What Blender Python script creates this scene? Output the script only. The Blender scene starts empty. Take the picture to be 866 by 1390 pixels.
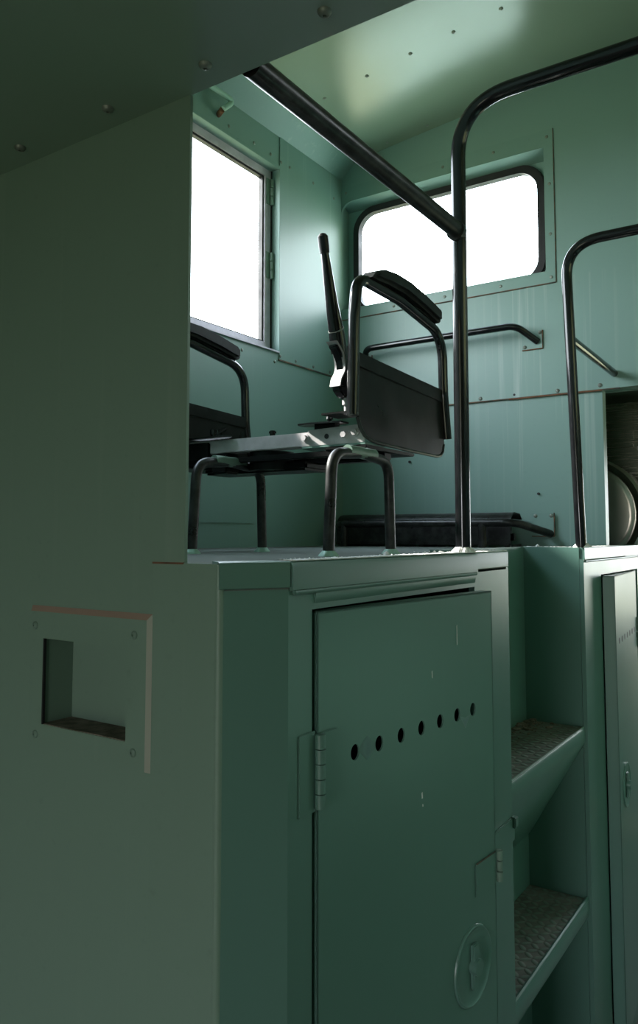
import bpy, bmesh, math, random
from mathutils import Vector, Matrix
random.seed(4)
S = bpy.context.scene
C = S.collection
EYE = 1.55                      # all z below are written from eye level; the floor is 1.55 m under it
PI = math.pi
def V(x, y, z): return Vector((x, y, z + EYE))

# ------------------------------------------------------------------ materials
def newmat(name):
    m = bpy.data.materials.new(name); m.use_nodes = True
    nt = m.node_tree
    return m, nt, nt.nodes['Principled BSDF']
def N(nt, t, **kw):
    n = nt.nodes.new(t)
    for k, v in kw.items():
        if k in n.inputs: n.inputs[k].default_value = v
        else: setattr(n, k, v)
    return n
def obj_coord(nt, scale=(1, 1, 1)):
    tc = N(nt, 'ShaderNodeTexCoord'); mp = N(nt, 'ShaderNodeMapping')
    mp.inputs['Scale'].default_value = scale
    nt.links.new(tc.outputs['Object'], mp.inputs['Vector'])
    return mp.outputs['Vector']
def noise(nt, vec, scale, detail=4, rough=.55):
    n = N(nt, 'ShaderNodeTexNoise'); n.inputs['Scale'].default_value = scale
    n.inputs['Detail'].default_value = detail; n.inputs['Roughness'].default_value = rough
    nt.links.new(vec, n.inputs['Vector']); return n.outputs['Fac']
def ramp(nt, fac, stops):
    r = N(nt, 'ShaderNodeValToRGB'); e = r.color_ramp.elements
    while len(e) < len(stops): e.new(.5)
    for el, (p, c) in zip(e, stops):
        el.position = p; el.color = (c if len(c) == 4 else (*c, 1)) if isinstance(c, tuple) else (c, c, c, 1)
    nt.links.new(fac, r.inputs['Fac']); return r.outputs['Color']
def mixc(nt, fac, a, b):
    m = N(nt, 'ShaderNodeMix'); m.data_type = 'RGBA'
    for sock, val in ((m.inputs[0], fac), (m.inputs[6], a), (m.inputs[7], b)):
        if hasattr(val, 'links'): nt.links.new(val, sock)
        else: sock.default_value = val if not isinstance(val, tuple) or len(val) == 4 else (*val, 1)
    return m.outputs[2]
def bump(nt, b, height, strength=.2, dist=.002):
    n = N(nt, 'ShaderNodeBump'); n.inputs['Strength'].default_value = strength; n.inputs['Distance'].default_value = dist
    nt.links.new(height, n.inputs['Height']); nt.links.new(n.outputs['Normal'], b.inputs['Normal'])

def paint(name, base, rough=.36, streak=0.0, grime=.25, spec=.5, rust=0.0, drip_x=None):
    m, nt, b = newmat(name)
    v = obj_coord(nt)
    f = noise(nt, v, 2.2, 5)
    dark = tuple(c * .965 for c in base); lite = tuple(min(1, c * 1.035) for c in base)
    col = ramp(nt, f, [(.15, dark), (.85, lite)])
    fine = noise(nt, v, 60, 3)
    col = mixc(nt, ramp(nt, fine, [(.62, 0.0), (.82, grime)]), col, tuple(c * .62 for c in base))
    if streak:
        sv = obj_coord(nt, (46, 46, .8))
        s1 = noise(nt, sv, 1.0, 3, .5)
        big = noise(nt, obj_coord(nt, (2.2, 2.2, 1.6)), 1.0, 2)
        mm = N(nt, 'ShaderNodeMath', operation='MULTIPLY')
        nt.links.new(ramp(nt, s1, [(.60, 0.0), (.80, streak)]), mm.inputs[0])
        nt.links.new(ramp(nt, big, [(.45, .08), (.62, 1.0)]), mm.inputs[1])
        sf = mm.outputs[0]
        if drip_x is not None:      # run-off marks under the window corner: strongest around one x, only below the sill
            sp_ = N(nt, 'ShaderNodeSeparateXYZ'); nt.links.new(v, sp_.inputs[0])
            d1 = N(nt, 'ShaderNodeMath', operation='SUBTRACT'); nt.links.new(sp_.outputs[0], d1.inputs[0]); d1.inputs[1].default_value = drip_x
            d2 = N(nt, 'ShaderNodeMath', operation='ABSOLUTE'); nt.links.new(d1.outputs[0], d2.inputs[0])
            d3 = N(nt, 'ShaderNodeMapRange', interpolation_type='SMOOTHSTEP'); nt.links.new(d2.outputs[0], d3.inputs['Value'])
            for k_, v_ in (('From Min', .04), ('From Max', .26), ('To Min', 1.0), ('To Max', .12)): d3.inputs[k_].default_value = v_
            d4 = N(nt, 'ShaderNodeMapRange'); nt.links.new(sp_.outputs[2], d4.inputs['Value'])
            for k_, v_ in (('From Min', .915 + EYE), ('From Max', .925 + EYE), ('To Min', 1.0), ('To Max', .0)): d4.inputs[k_].default_value = v_
            d5 = N(nt, 'ShaderNodeMath', operation='MULTIPLY'); nt.links.new(d3.outputs[0], d5.inputs[0]); nt.links.new(d4.outputs[0], d5.inputs[1])
            d6 = N(nt, 'ShaderNodeMath', operation='MULTIPLY'); nt.links.new(ramp(nt, s1, [(.54, 0.0), (.74, streak)]), d6.inputs[0]); nt.links.new(d5.outputs[0], d6.inputs[1])
            sf = d6.outputs[0]
        col = mixc(nt, sf, col, (.60, .66, .62))
    if rust:
        rv = noise(nt, v, 9, 6, .7)
        col = mixc(nt, ramp(nt, rv, [(.66, 0.0), (.72, rust)]), col, (.16, .07, .035))
    nt.links.new(col, b.inputs['Base Color'])
    rr = ramp(nt, noise(nt, v, 7, 4), [(.2, rough - .01), (.8, rough + .03)])
    nt.links.new(rr, b.inputs['Roughness'])
    b.inputs['Specular IOR Level'].default_value = spec
    bump(nt, b, noise(nt, v, 3, 2), .03, .01)
    return m
GREEN = (.215, .340, .303)
M = {}
M['green'] = paint('seafoam_paint', GREEN, .34, 0.03)
M['green_wall'] = paint('seafoam_wall_paint', GREEN, .40, .22, .1, .5)
M['green_streak'] = paint('seafoam_streaked_paint', (.225, .352, .315), .38, .6, .15, .5, 0.0, -.86)
M['green_ceiling'] = paint('seafoam_ceiling_paint', (.245, .310, .240), .22, 0, .0, 1.0)
M['green_near'] = paint('seafoam_partition_paint', (.195, .285, .225), .42, .06)
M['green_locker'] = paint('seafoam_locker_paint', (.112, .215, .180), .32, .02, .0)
M['green_chip'] = paint('seafoam_chipped_paint', GREEN, .45, 0, .5, .4, 1.0)
M['green_gloss'] = paint('glossy_ceiling_enamel', (.265, .355, .285), .3, 0, 0)
_b = M['green_gloss'].node_tree.nodes['Principled BSDF']
_b.inputs['Coat Weight'].default_value = 1; _b.inputs['Coat IOR'].default_value = 2.4; _b.inputs['Coat Roughness'].default_value = .12
M['green_deck'] = paint('worn_deck_paint', (.17, .185, .17), .95, 0, .6, .02, .35)

def black(name, rough, dust, base=(.011, .011, .013), spec=.5):
    m, nt, b = newmat(name); v = obj_coord(nt)
    f = noise(nt, v, 26, 6, .65)
    col = ramp(nt, f, [(.42, base), (.78, tuple(c + dust for c in base))])
    nt.links.new(col, b.inputs['Base Color'])
    nt.links.new(ramp(nt, noise(nt, v, 14, 4), [(.3, rough - .06), (.75, rough + .16)]), b.inputs['Roughness'])
    bump(nt, b, f, .1, .002)
    b.inputs['Specular IOR Level'].default_value = spec
    return m
M['black'] = black('gloss_black_paint', .12, .008, (.004, .004, .005), .55)
M['black_dusty'] = black('dusty_black_paint', .30, .05, (.008, .0075, .0075), .4)
M['black_plate'] = black('black_sheet_steel', .32, .006, (.004, .004, .004), .2)
M['vinyl'] = black('black_vinyl', .40, .010, (.006, .006, .007), .4)
M['rubber'] = black('black_rubber_gasket', .55, .01, (.010, .009, .011))
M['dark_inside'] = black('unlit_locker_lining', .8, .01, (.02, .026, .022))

def metal(name, base, rough, aniso=(1, 1, 1), spread=.12, metallic=.9):
    m, nt, b = newmat(name); v = obj_coord(nt, aniso)
    f = noise(nt, v, 24, 5)
    nt.links.new(ramp(nt, f, [(.3, tuple(c * .7 for c in base)), (.75, base)]), b.inputs['Base Color'])
    nt.links.new(ramp(nt, f, [(.3, rough), (.8, rough + spread)]), b.inputs['Roughness'])
    b.inputs['Metallic'].default_value = metallic
    bump(nt, b, f, .1, .002)
    return m
M['steel'] = metal('worn_bare_steel', (.64, .59, .60), .42, metallic=.1)
M['aluminium'] = metal('weathered_aluminium', (.62, .58, .64), .5, metallic=.35)
M['screw'] = metal('zinc_screw', (.30, .33, .29), .45, metallic=.5)
M['stainless'] = metal('brushed_stainless', (.58, .54, .46), .20, (.4, .4, 14), .12, 1.0)
M['stainless_cap'] = metal('spun_stainless', (.66, .60, .52), .24, (.15, .15, .15), .05, 1.0)
M['hinge'] = metal('painted_hinge', (.20, .30, .24), .4, metallic=.1)

m, nt, b = newmat('rust'); v = obj_coord(nt)
nt.links.new(ramp(nt, noise(nt, v, 40, 5), [(.3, (.10, .045, .025)), (.7, (.24, .10, .05))]), b.inputs['Base Color']); b.inputs['Roughness'].default_value = .9
M['rust'] = m
m, nt, b = newmat('seam_shadow_rust'); v = obj_coord(nt)
nt.links.new(ramp(nt, noise(nt, v, 30, 5), [(.4, (.06, .06, .05)), (.62, (.20, .10, .06))]), b.inputs['Base Color']); b.inputs['Roughness'].default_value = .9
M['seam'] = m
m, nt, b = newmat('sunlit_pale_dust'); v = obj_coord(nt)
nt.links.new(ramp(nt, noise(nt, v, 60, 5), [(.3, (.66, .64, .62)), (.7, (.85, .83, .82))]), b.inputs['Base Color']); b.inputs['Roughness'].default_value = .95  # dust whitened past its own tone to paint the sunlit edge
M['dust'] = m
m, nt, b = newmat('fallen_debris'); v = obj_coord(nt)
nt.links.new(ramp(nt, noise(nt, v, 50, 5), [(.3, (.10, .08, .06)), (.7, (.30, .24, .20))]), b.inputs['Base Color']); b.inputs['Roughness'].default_value = .95
M['debris'] = m
m, nt, b = newmat('rust_pale'); b.inputs['Base Color'].default_value = (.34, .235, .185, 1); b.inputs['Roughness'].default_value = .8
M['rust_pale'] = m
m, nt, b = newmat('edge_pale'); b.inputs['Base Color'].default_value = (.36, .37, .30, 1); b.inputs['Roughness'].default_value = .5  # paler tone on the frame's bevelled right side
M['edge_pale'] = m
m, nt, b = newmat('weld_paint'); b.inputs['Base Color'].default_value = (.36, .55, .47, 1); b.inputs['Roughness'].default_value = .55
M['weld'] = m
m, nt, b = newmat('bare_floor'); v = obj_coord(nt)
nt.links.new(ramp(nt, noise(nt, v, 6, 5), [(.3, (.17, .155, .13)), (.7, (.25, .235, .20))]), b.inputs['Base Color']); b.inputs['Roughness'].default_value = .6
M['floor'] = m
# raised lozenge tread plate: two families of short lugs at right angles
m, nt, b = newmat('tread_plate')
v = obj_coord(nt)
def lugs(ang, off):
    mp = N(nt, 'ShaderNodeMapping'); mp.inputs['Rotation'].default_value = (0, 0, ang); mp.inputs['Scale'].default_value = (30, 30, 0)
    mp.inputs['Location'].default_value = (off, off, 0)
    nt.links.new(v, mp.inputs['Vector'])
    sx = N(nt, 'ShaderNodeSeparateXYZ'); nt.links.new(mp.outputs['Vector'], sx.inputs[0])
    outs = []
    for ax, k in ((0, .92), (1, .45)):
        fr = N(nt, 'ShaderNodeMath', operation='FRACT'); nt.links.new(sx.outputs[ax], fr.inputs[0])
        sb = N(nt, 'ShaderNodeMath', operation='SUBTRACT'); nt.links.new(fr.outputs[0], sb.inputs[0]); sb.inputs[1].default_value = .5
        ab = N(nt, 'ShaderNodeMath', operation='ABSOLUTE'); nt.links.new(sb.outputs[0], ab.inputs[0])
        dv = N(nt, 'ShaderNodeMath', operation='DIVIDE'); nt.links.new(ab.outputs[0], dv.inputs[0]); dv.inputs[1].default_value = k * .5
        pw = N(nt, 'ShaderNodeMath', operation='POWER'); nt.links.new(dv.outputs[0], pw.inputs[0]); pw.inputs[1].default_value = 2
        outs.append(pw.outputs[0])
    ad = N(nt, 'ShaderNodeMath', operation='ADD'); nt.links.new(outs[0], ad.inputs[0]); nt.links.new(outs[1], ad.inputs[1])
    iv = N(nt, 'ShaderNodeMath', operation='SUBTRACT', use_clamp=True); iv.inputs[0].default_value = 1; nt.links.new(ad.outputs[0], iv.inputs[1])
    return iv.outputs[0]
mx = N(nt, 'ShaderNodeMath', operation='MAXIMUM'); nt.links.new(lugs(PI/4, 0), mx.inputs[0]); nt.links.new(lugs(-PI/4, .5), mx.inputs[1])
bump(nt, b, mx.outputs[0], .5, .004)
c0 = ramp(nt, noise(nt, v, 14, 6), [(.3, (.085, .085, .07)), (.7, (.20, .19, .165))])
nt.links.new(mixc(nt, ramp(nt, mx.outputs[0], [(.1, 0.0), (.7, .5)]), c0, (.16, .24, .19)), b.inputs['Base Color'])
b.inputs['Roughness'].default_value = .75
M['tread'] = m
# clear glazing
m = bpy.data.materials.new('clear_glass'); m.use_nodes = True; nt = m.node_tree; nt.nodes.clear()
o = N(nt, 'ShaderNodeOutputMaterial'); tr = N(nt, 'ShaderNodeBsdfTransparent'); gl = N(nt, 'ShaderNodeBsdfGlossy'); gl.inputs['Roughness'].default_value = .02
tr.inputs['Color'].default_value = (.95, .97, .96, 1)
lw = N(nt, 'ShaderNodeLayerWeight'); lw.inputs['Blend'].default_value = .5
fr = N(nt, 'ShaderNodeMath', operation='POWER'); nt.links.new(lw.outputs['Facing'], fr.inputs[0]); fr.inputs[1].default_value = 6
mx = N(nt, 'ShaderNodeMixShader')
nt.links.new(fr.outputs[0], mx.inputs[0]); nt.links.new(tr.outputs[0], mx.inputs[1]); nt.links.new(gl.outputs[0], mx.inputs[2]); nt.links.new(mx.outputs[0], o.inputs[0])
M['glass'] = m

# ------------------------------------------------------------------ mesh builder (coordinates are in the place, z from eye level)
class MB:
    def __init__(s): s.bm = bmesh.new()
    def poly(s, pts):
        vs = [s.bm.verts.new(V(*p)) for p in pts]
        try: return s.bm.faces.new(vs)
        except ValueError: return None
    def box(s, x0, x1, y0, y1, z0, z1, bev=0, seg=2):
        t = bmesh.new()
        bmesh.ops.create_cube(t, size=1, matrix=Matrix.Translation(V((x0+x1)/2, (y0+y1)/2, (z0+z1)/2)) @ Matrix.Diagonal((abs(x1-x0), abs(y1-y0), abs(z1-z0), 1)))
        if bev: bmesh.ops.bevel(t, geom=t.edges[:], offset=bev, segments=seg, affect='EDGES', clamp_overlap=True)
        s._merge(t); return s
    def obox(s, mat, sx, sy, sz, bev=0, seg=2):     # box in a local frame
        t = bmesh.new(); bmesh.ops.create_cube(t, size=1, matrix=Matrix.Diagonal((sx, sy, sz, 1)))
        if bev: bmesh.ops.bevel(t, geom=t.edges[:], offset=bev, segments=seg, affect='EDGES', clamp_overlap=True)
        t.transform(mat); s._merge(t); return s
    def _merge(s, t):
        me = bpy.data.meshes.new('tmp'); t.to_mesh(me); t.free(); s.bm.from_mesh(me); bpy.data.meshes.remove(me)
    def prism(s, pts, direction, bev=0, seg=2):     # closed outline pushed along a direction
        t = bmesh.new()
        d = Vector(direction)
        f = t.faces.new([t.verts.new(V(*p)) for p in pts])
        r = bmesh.ops.extrude_face_region(t, geom=[f])
        bmesh.ops.translate(t, vec=d, verts=[g for g in r['geom'] if isinstance(g, bmesh.types.BMVert)])
        bmesh.ops.recalc_face_normals(t, faces=t.faces)
        if bev: bmesh.ops.bevel(t, geom=t.edges[:], offset=bev, segments=seg, affect='EDGES', clamp_overlap=True)
        s._merge(t); return s
    def tube(s, pts, r, n=16, cap=True, r_end=None):
        P = [V(*p) for p in pts]; m = len(P); rings = []
        T = []
        for i in range(m):
            a = P[max(0, i-1)]; c = P[min(m-1, i+1)]
            T.append((c - a).normalized())
        up = Vector((0, 0, 1)) if abs(T[0].z) < .9 else Vector((1, 0, 0))
        u = T[0].cross(up).normalized()
        for i in range(m):
            u = (u - T[i] * u.dot(T[i])).normalized(); w = T[i].cross(u)
            rr = r if r_end is None else r + (r_end - r) * i / (m-1)
            if isinstance(r, (list, tuple)): rr = r[i]
            rings.append([s.bm.verts.new(P[i] + (u * math.cos(2*PI*k/n) + w * math.sin(2*PI*k/n)) * rr) for k in range(n)])
        for i in range(m-1):
            for k in range(n):
                f = s.bm.faces.new((rings[i][k], rings[i][(k+1) % n], rings[i+1][(k+1) % n], rings[i+1][k])); f.smooth = True
        if cap:
            s.bm.faces.new(rings[0][::-1]); s.bm.faces.new(rings[-1])
        return s
    def cyl(s, p, q, r, n=20, r2=None):
        return s.tube([p, q], r, n, True, r2)
    def dome(s, c, axis, r, h, n=14):               # round screw head with a slot-like dimple
        a = Vector(axis).normalized(); u = a.orthogonal().normalized(); w = a.cross(u); c = V(*c); prev = None
        for rr, hh in ((1, 0), (.97, .35), (.8, .75), (.5, .95), (.28, 1.0), (.24, .55), (.02, .5)):
            ring = [s.bm.verts.new(c + a * hh * h + (u*math.cos(2*PI*k/n) + w*math.sin(2*PI*k/n)) * r * rr) for k in range(n)]
            if prev:
                for k in range(n):
                    f = s.bm.faces.new((prev[k], prev[(k+1) % n], ring[(k+1) % n], ring[k])); f.smooth = True
            prev = ring
        s.bm.faces.new(prev); return s
    def holed(s, outer, inner, place, depth):       # convex outer outline with a convex hole; place(a, b, d) -> point; d from 0 to depth
        cx = sum(p[0] for p in inner)/len(inner); cy = sum(p[1] for p in inner)/len(inner)
        angs = sorted(set(round(math.atan2(p[1]-cy, p[0]-cx), 6) for p in outer + inner))
        def hit(poly, a):
            dx, dy = math.cos(a), math.sin(a); best = None
            for i in range(len(poly)):
                (x1, y1), (x2, y2) = poly[i], poly[(i+1) % len(poly)]
                ex, ey = x2-x1, y2-y1; den = dx*ey - dy*ex
                if abs(den) < 1e-12: continue
                t = ((x1-cx)*ey - (y1-cy)*ex)/den; q = ((x1-cx)*dy - (y1-cy)*dx)/den
                if t > 0 and -1e-6 <= q <= 1+1e-6 and (best is None or t > best): best = t
            return (cx+dx*best, cy+dy*best)
        R = []
        for poly in (outer, inner):
            for d in (0, depth):
                R.append([s.bm.verts.new(V(*place(*hit(poly, a), d))) for a in angs])
        n = len(angs); o0, o1, i0, i1 = R
        for k in range(n):
            l = (k+1) % n
            s.bm.faces.new((o0[k], o0[l], i0[l], i0[k])); s.bm.faces.new((o1[l], o1[k], i1[k], i1[l]))
            s.bm.faces.new((o0[l], o0[k], o1[k], o1[l])); s.bm.faces.new((i0[k], i0[l], i1[l], i1[k]))
        return s
    def build(s, name, mat, parent=None, smooth=None, recalc=True):
        bmesh.ops.remove_doubles(s.bm, verts=s.bm.verts, dist=1e-6)
        if recalc: bmesh.ops.recalc_face_normals(s.bm, faces=s.bm.faces)
        off = Vector((0, 0, 0)); p = parent
        while p is not None: off += p.location; p = p.parent
        if off.length: bmesh.ops.translate(s.bm, vec=-off, verts=s.bm.verts)
        me = bpy.data.meshes.new(name); s.bm.to_mesh(me); s.bm.free()
        me.materials.append(M[mat])
        o = bpy.data.objects.new(name, me); C.objects.link(o); o.parent = parent
        me.set_sharp_from_angle(angle=math.radians(38))
        return o
def rrect(x0, x1, y0, y1, r, n=8):
    rs = r if isinstance(r, (list, tuple)) else [r]*4
    out = []
    for (cx, cy, a0), rr in zip(((x1, y1, 0), (x0, y1, 90), (x0, y0, 180), (x1, y0, 270)), rs):
        sx = -1 if cx == x1 else 1; sy = -1 if cy == y1 else 1
        for k in range(n+1 if rr > 0 else 1):
            a = math.radians(a0 + 90*k/n)
            out.append((cx + sx*rr + rr*math.cos(a), cy + sy*rr + rr*math.sin(a)))
    return out
def rect(x0, x1, y0, y1): return [(x1, y1), (x0, y1), (x0, y0), (x1, y0)]
def fillet(pts, rad, n=8):
    P = [Vector(p) for p in pts]; out = [tuple(P[0])]
    rads = rad if isinstance(rad, (list, tuple)) else [rad]*(len(P)-2)
    for i in range(1, len(P)-1):
        a = (P[i-1]-P[i]); c = (P[i+1]-P[i]); la, lc = a.length, c.length; a.normalize(); c.normalize()
        ang = a.angle(c); d = min(rads[i-1]/math.tan(ang/2), la*.49, lc*.49)
        p0 = P[i]+a*d; p1 = P[i]+c*d
        for k in range(n+1):
            t = k/n
            out.append(tuple(p0*(1-t)**2 + P[i]*2*t*(1-t) + p1*t*t))
    out.append(tuple(P[-1])); return out
def thing(name, label, cat, loc, group=None):
    o = bpy.data.objects.new(name, None); C.objects.link(o); o.location = V(*loc); o.empty_display_size = .05
    o['label'] = label; o['category'] = cat
    if group: o['group'] = group
    return o
def tag(o, label, cat, group=None):
    o['label'] = label; o['category'] = cat
    if group: o['group'] = group
    return o
def struct(name, mb, mat, parent=None, label=None):
    o = mb.build(name, mat, parent)
    if parent is None: o['kind'] = 'structure'
    if label: o['label'] = label
    return o
def screw(parent, c, axis, r=.006, h=.0035, mat='screw', name='screw'):
    return MB().dome(c, axis, r, h).build(name, mat, parent, recalc=True)

# ------------------------------------------------------------------ key planes
XW, XF, Y0, Y2, TOP = -1.715, -.60, .75, 2.735, -.033
FL = -1.55
LOWZ = .60

# ------------------------------------------------------------------ the room
struct('floor', MB().box(-1.8, 1.8, -3.2, 4.6, FL-.05, FL), 'floor')
# cambered cupola roof
mb = MB()
def camber(x): return 1.675 - .0352*x*x
prev = None; xs = [-1.645 + 3.29*i/24 for i in range(25)]
t = mb.bm
lo = [[t.verts.new(V(x, y, camber(x))) for x in xs] for y in (Y0-.05, Y2+.06)]
hi = [[t.verts.new(V(x, y, camber(x)+.03)) for x in xs] for y in (Y0-.05, Y2+.06)]
for i in range(24):
    f = t.faces.new((lo[0][i], lo[0][i+1], lo[1][i+1], lo[1][i])); f.smooth = True
    f = t.faces.new((hi[0][i+1], hi[0][i], hi[1][i], hi[1][i+1])); f.smooth = True
cup = struct('ceiling', mb, 'green_ceiling')
for i, x in enumerate((-1.502, -1.319, -1.144, -.983, -.818, -.655, -.49)):
    screw(cup, (x, 2.285 - i*.008, camber(x)), (0, 0, -1), .007, .004)
for x in (-1.47, -1.29, -1.11):
    screw(cup, (x, Y2-.035, camber(x)), (0, 0, -1), .006, .003)
# coved strip between side wall and roof, both sides
for sgn, nm in ((1, 'left'), (-1, 'right')):
    struct('trim_1' if sgn == 1 else 'trim_2', MB().prism([(XW*sgn, Y0, 1.515), (-1.64*sgn, Y0, 1.583), (-1.64*sgn, Y0, 1.61), (-1.78*sgn, Y0, 1.61), (-1.78*sgn, Y0, 1.515)], (0, Y2-Y0+.03, 0)), 'green_wall')
# low roof over the near compartment
low = struct('ceiling_near', MB().box(-1.8, 1.8, -3.2, Y0+.002, LOWZ, LOWZ+.035), 'green_gloss')
for x in (-.467, -.649, -.832, -1.031, -.28, -.1, .1, .3):
    screw(low, (x, .71, LOWZ), (0, 0, -1), .0085, .006)
MB().box(-1.70, 1.70, Y0+.002, Y0+.006, LOWZ+.004, LOWZ+.03).build('rusty_edge', 'seam', low)
# cupola side wall with its window opening
WY0, WY1, WZ0, WZ1 = .82, 2.294, .682, 1.390
def side(a, b, d): return (XW - d, a, b)
def side_r(a, b, d): return (-XW + d, a, b)
wl = MB().holed(rect(Y0-.05, Y2+.15, .3, 1.60), rect(WY0, WY1, WZ0, WZ1), side, .07)
wl.box(XW-.07, XW, Y0-.05, Y2+.15, FL, .3)
wall_left = struct('wall_left', wl, 'green_wall')
# upper skin beside the window: sheet lapped over the wall
up = MB().box(XW, XW+.004, 2.294, Y2, .656, 1.514).build('lapped_sheet', 'green_wall', wall_left)
MB().box(XW, XW+.0045, 2.292, Y2, .651, .656).build('seam', 'seam', wall_left)
for y, z in ((2.30, 1.417), (2.356, 1.419), (2.518, 1.42), (2.672, 1.413), (2.30, .668), (2.40, .668), (2.52, .668), (2.64, .668)):
    screw(wall_left, (XW+.004, y, z), (1, 0, 0), .006, .003)
for y, z in ((2.08, .648), (1.86, .648), (2.27, .642), (2.0, 1.425), (2.14, 1.425), (2.24, 1.425)):
    screw(wall_left, (XW, y, z), (1, 0, 0), .006, .003)
MB().box(XW, XW+.003, .9, 2.15, .043, .046).build('seam', 'green', wall_left)
wr = MB().holed(rect(Y0-.05, Y2+.15, .3, 1.60), rect(WY0, WY1, WZ0, WZ1), side_r, .07)
wr.box(-XW, -XW+.07, Y0-.05, Y2+.15, FL, .3)
struct('wall_right', wr, 'green_wall')

def side_window(n, sgn):
    X = XW*sgn
    w = bpy.data.objects.new('window_%d' % n, None); C.objects.link(w); w.location = V(X, (WY0+WY1)/2, WZ0); w['kind'] = 'structure'
    def pl(a, b, d): return (X - sgn*d, a, b)
    # painted lining of the opening; the sash sits 34 mm back from the wall
    MB().holed(rect(WY0-.004, WY1+.003, WZ0-.003, WZ1+.003), rect(WY0+.006, WY1-.001, WZ0+.002, WZ1-.001), lambda a, b, d: (X + sgn*(.003 - d), a, b), .075).build('window_frame', 'green', w)
    # flaking head of the opening
    MB().box(X - sgn*.0345, X + sgn*.004, WY0, WY1-.002, WZ1-.003, WZ1-.001).box(X + sgn*.001, X + sgn*.006, WY0, WY1+.004, WZ1-.004, WZ1+.010, .001).build('head_strip', 'green_chip', w)
    R_ = .034
    sa = MB().holed(rect(WY0+.008, WY1-.008, WZ0+.006, WZ1-.006), rect(WY0+.045, WY1-.044, WZ0+.036, WZ1-.034), lambda a, b, d: (X - sgn*(R_ + d), a, b), .03).build('sash', 'aluminium', w)
    MB().holed(rect(WY0+.044, WY1-.043, WZ0+.035, WZ1-.033), rect(WY0+.054, WY1-.052, WZ0+.042, WZ1-.042), lambda a, b, d: (X - sgn*(R_ + .006 + d), a, b), .018).build('glazing_bead', 'rubber', sa)
    MB().box(X - sgn*(R_+.014), X - sgn*(R_+.019), WY0+.046, WY1-.045, WZ0+.037, WZ1-.035).build('glass', 'glass', sa)
    MB().box(X - sgn*(R_+.002), X - sgn*(R_-.002), WY1-.0085, WY1-.001, WZ0+.004, WZ1-.004).build('gap_shade', 'rubber', w)  # black strip paints the shaded gap between sash and lining
    MB().box(X - sgn*.030, X + sgn*.008, WY0, WY1-.002, WZ0-.004, WZ0+.0025, .001).build('window_sill', 'aluminium', w)
    for z in (.965, 1.25):
        hb = MB()
        for k in range(3): hb.cyl((X - sgn*(R_-.007), WY1-.010, z+.034*k), (X - sgn*(R_-.007), WY1-.010, z+.034*k+.031), .0075)
        hb.box(X - sgn*(R_), X - sgn*(R_-.003), WY1-.036, WY1-.010, z, z+.10)
        hb.build('hinge', 'hinge', w)
    return w
side_window(1, 1)
side_window(3, -1)

# cupola end wall: rounded window opening over the seats, open below over the aisle
GX0, GX1, GZ0, GZ1 = -1.655, -.884, .950, 1.364          # daylight opening of the gasket
bw = MB()
def end(a, b, d): return (a, Y2 + .062 + d, b)
bw.holed(rect(XW-.06, -.60, .5, 1.70), rrect(GX0-.018, GX1+.018, GZ0-.018, GZ1+.018, .095), end, .02)
bw.holed(rect(.60, -XW+.06, .5, 1.70), rrect(-GX1-.022, -GX0+.022, GZ0-.022, GZ1+.022, .095), end, .02)
bw.box(-.60, .60, Y2+.062, Y2+.082, .5, 1.70)
# inner skin, with the window recess cut through it
bw.box(XW, -.841, Y2, Y2+.062, 1.414, camber(XW)+.09)
bw.box(-.841, .841, Y2, Y2+.062, .502, 1.70)
bw.box(.841, -XW, Y2, Y2+.062, 1.414, camber(XW)+.09)
bw.box(XW, -.841, Y2, Y2+.062, .502, .944)
bw.box(.841, -XW, Y2, Y2+.062, .502, .944)
wall_back = struct('wall_back', bw, 'green_streak')
lowb = MB().box(XW-.05, -.66, Y2+.008, Y2+.05, FL, .5)
lowb.box(.66, -XW+.05, Y2+.008, Y2+.05, FL, .5)
lowo = lowb.build('lower_sheet', 'green_streak', wall_back)
MB().box(XW, -.60, Y2-.0005, Y2+.007, .4985, .5025).build('seam', 'seam', wall_back)
MB().box(-.99, -.66, Y2-.001, Y2+.006, .4965, .5005).build('rust_line', 'rust', wall_back)
for x, z in ((-.811, .512), (-.665, .516), (-1.10, .512), (-1.42, .512)):
    screw(wall_back, (x, Y2, z), (0, -1, 0), .0075, .004)
for x, z in ((-.969, .5135), (-.888, .149), (-1.18, .165), (-1.40, .29)):
    MB().cyl((x, Y2+.009, z), (x, Y2-.0006, z), .0045, 12).build('bolt_hole', 'rubber', wall_back)
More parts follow.
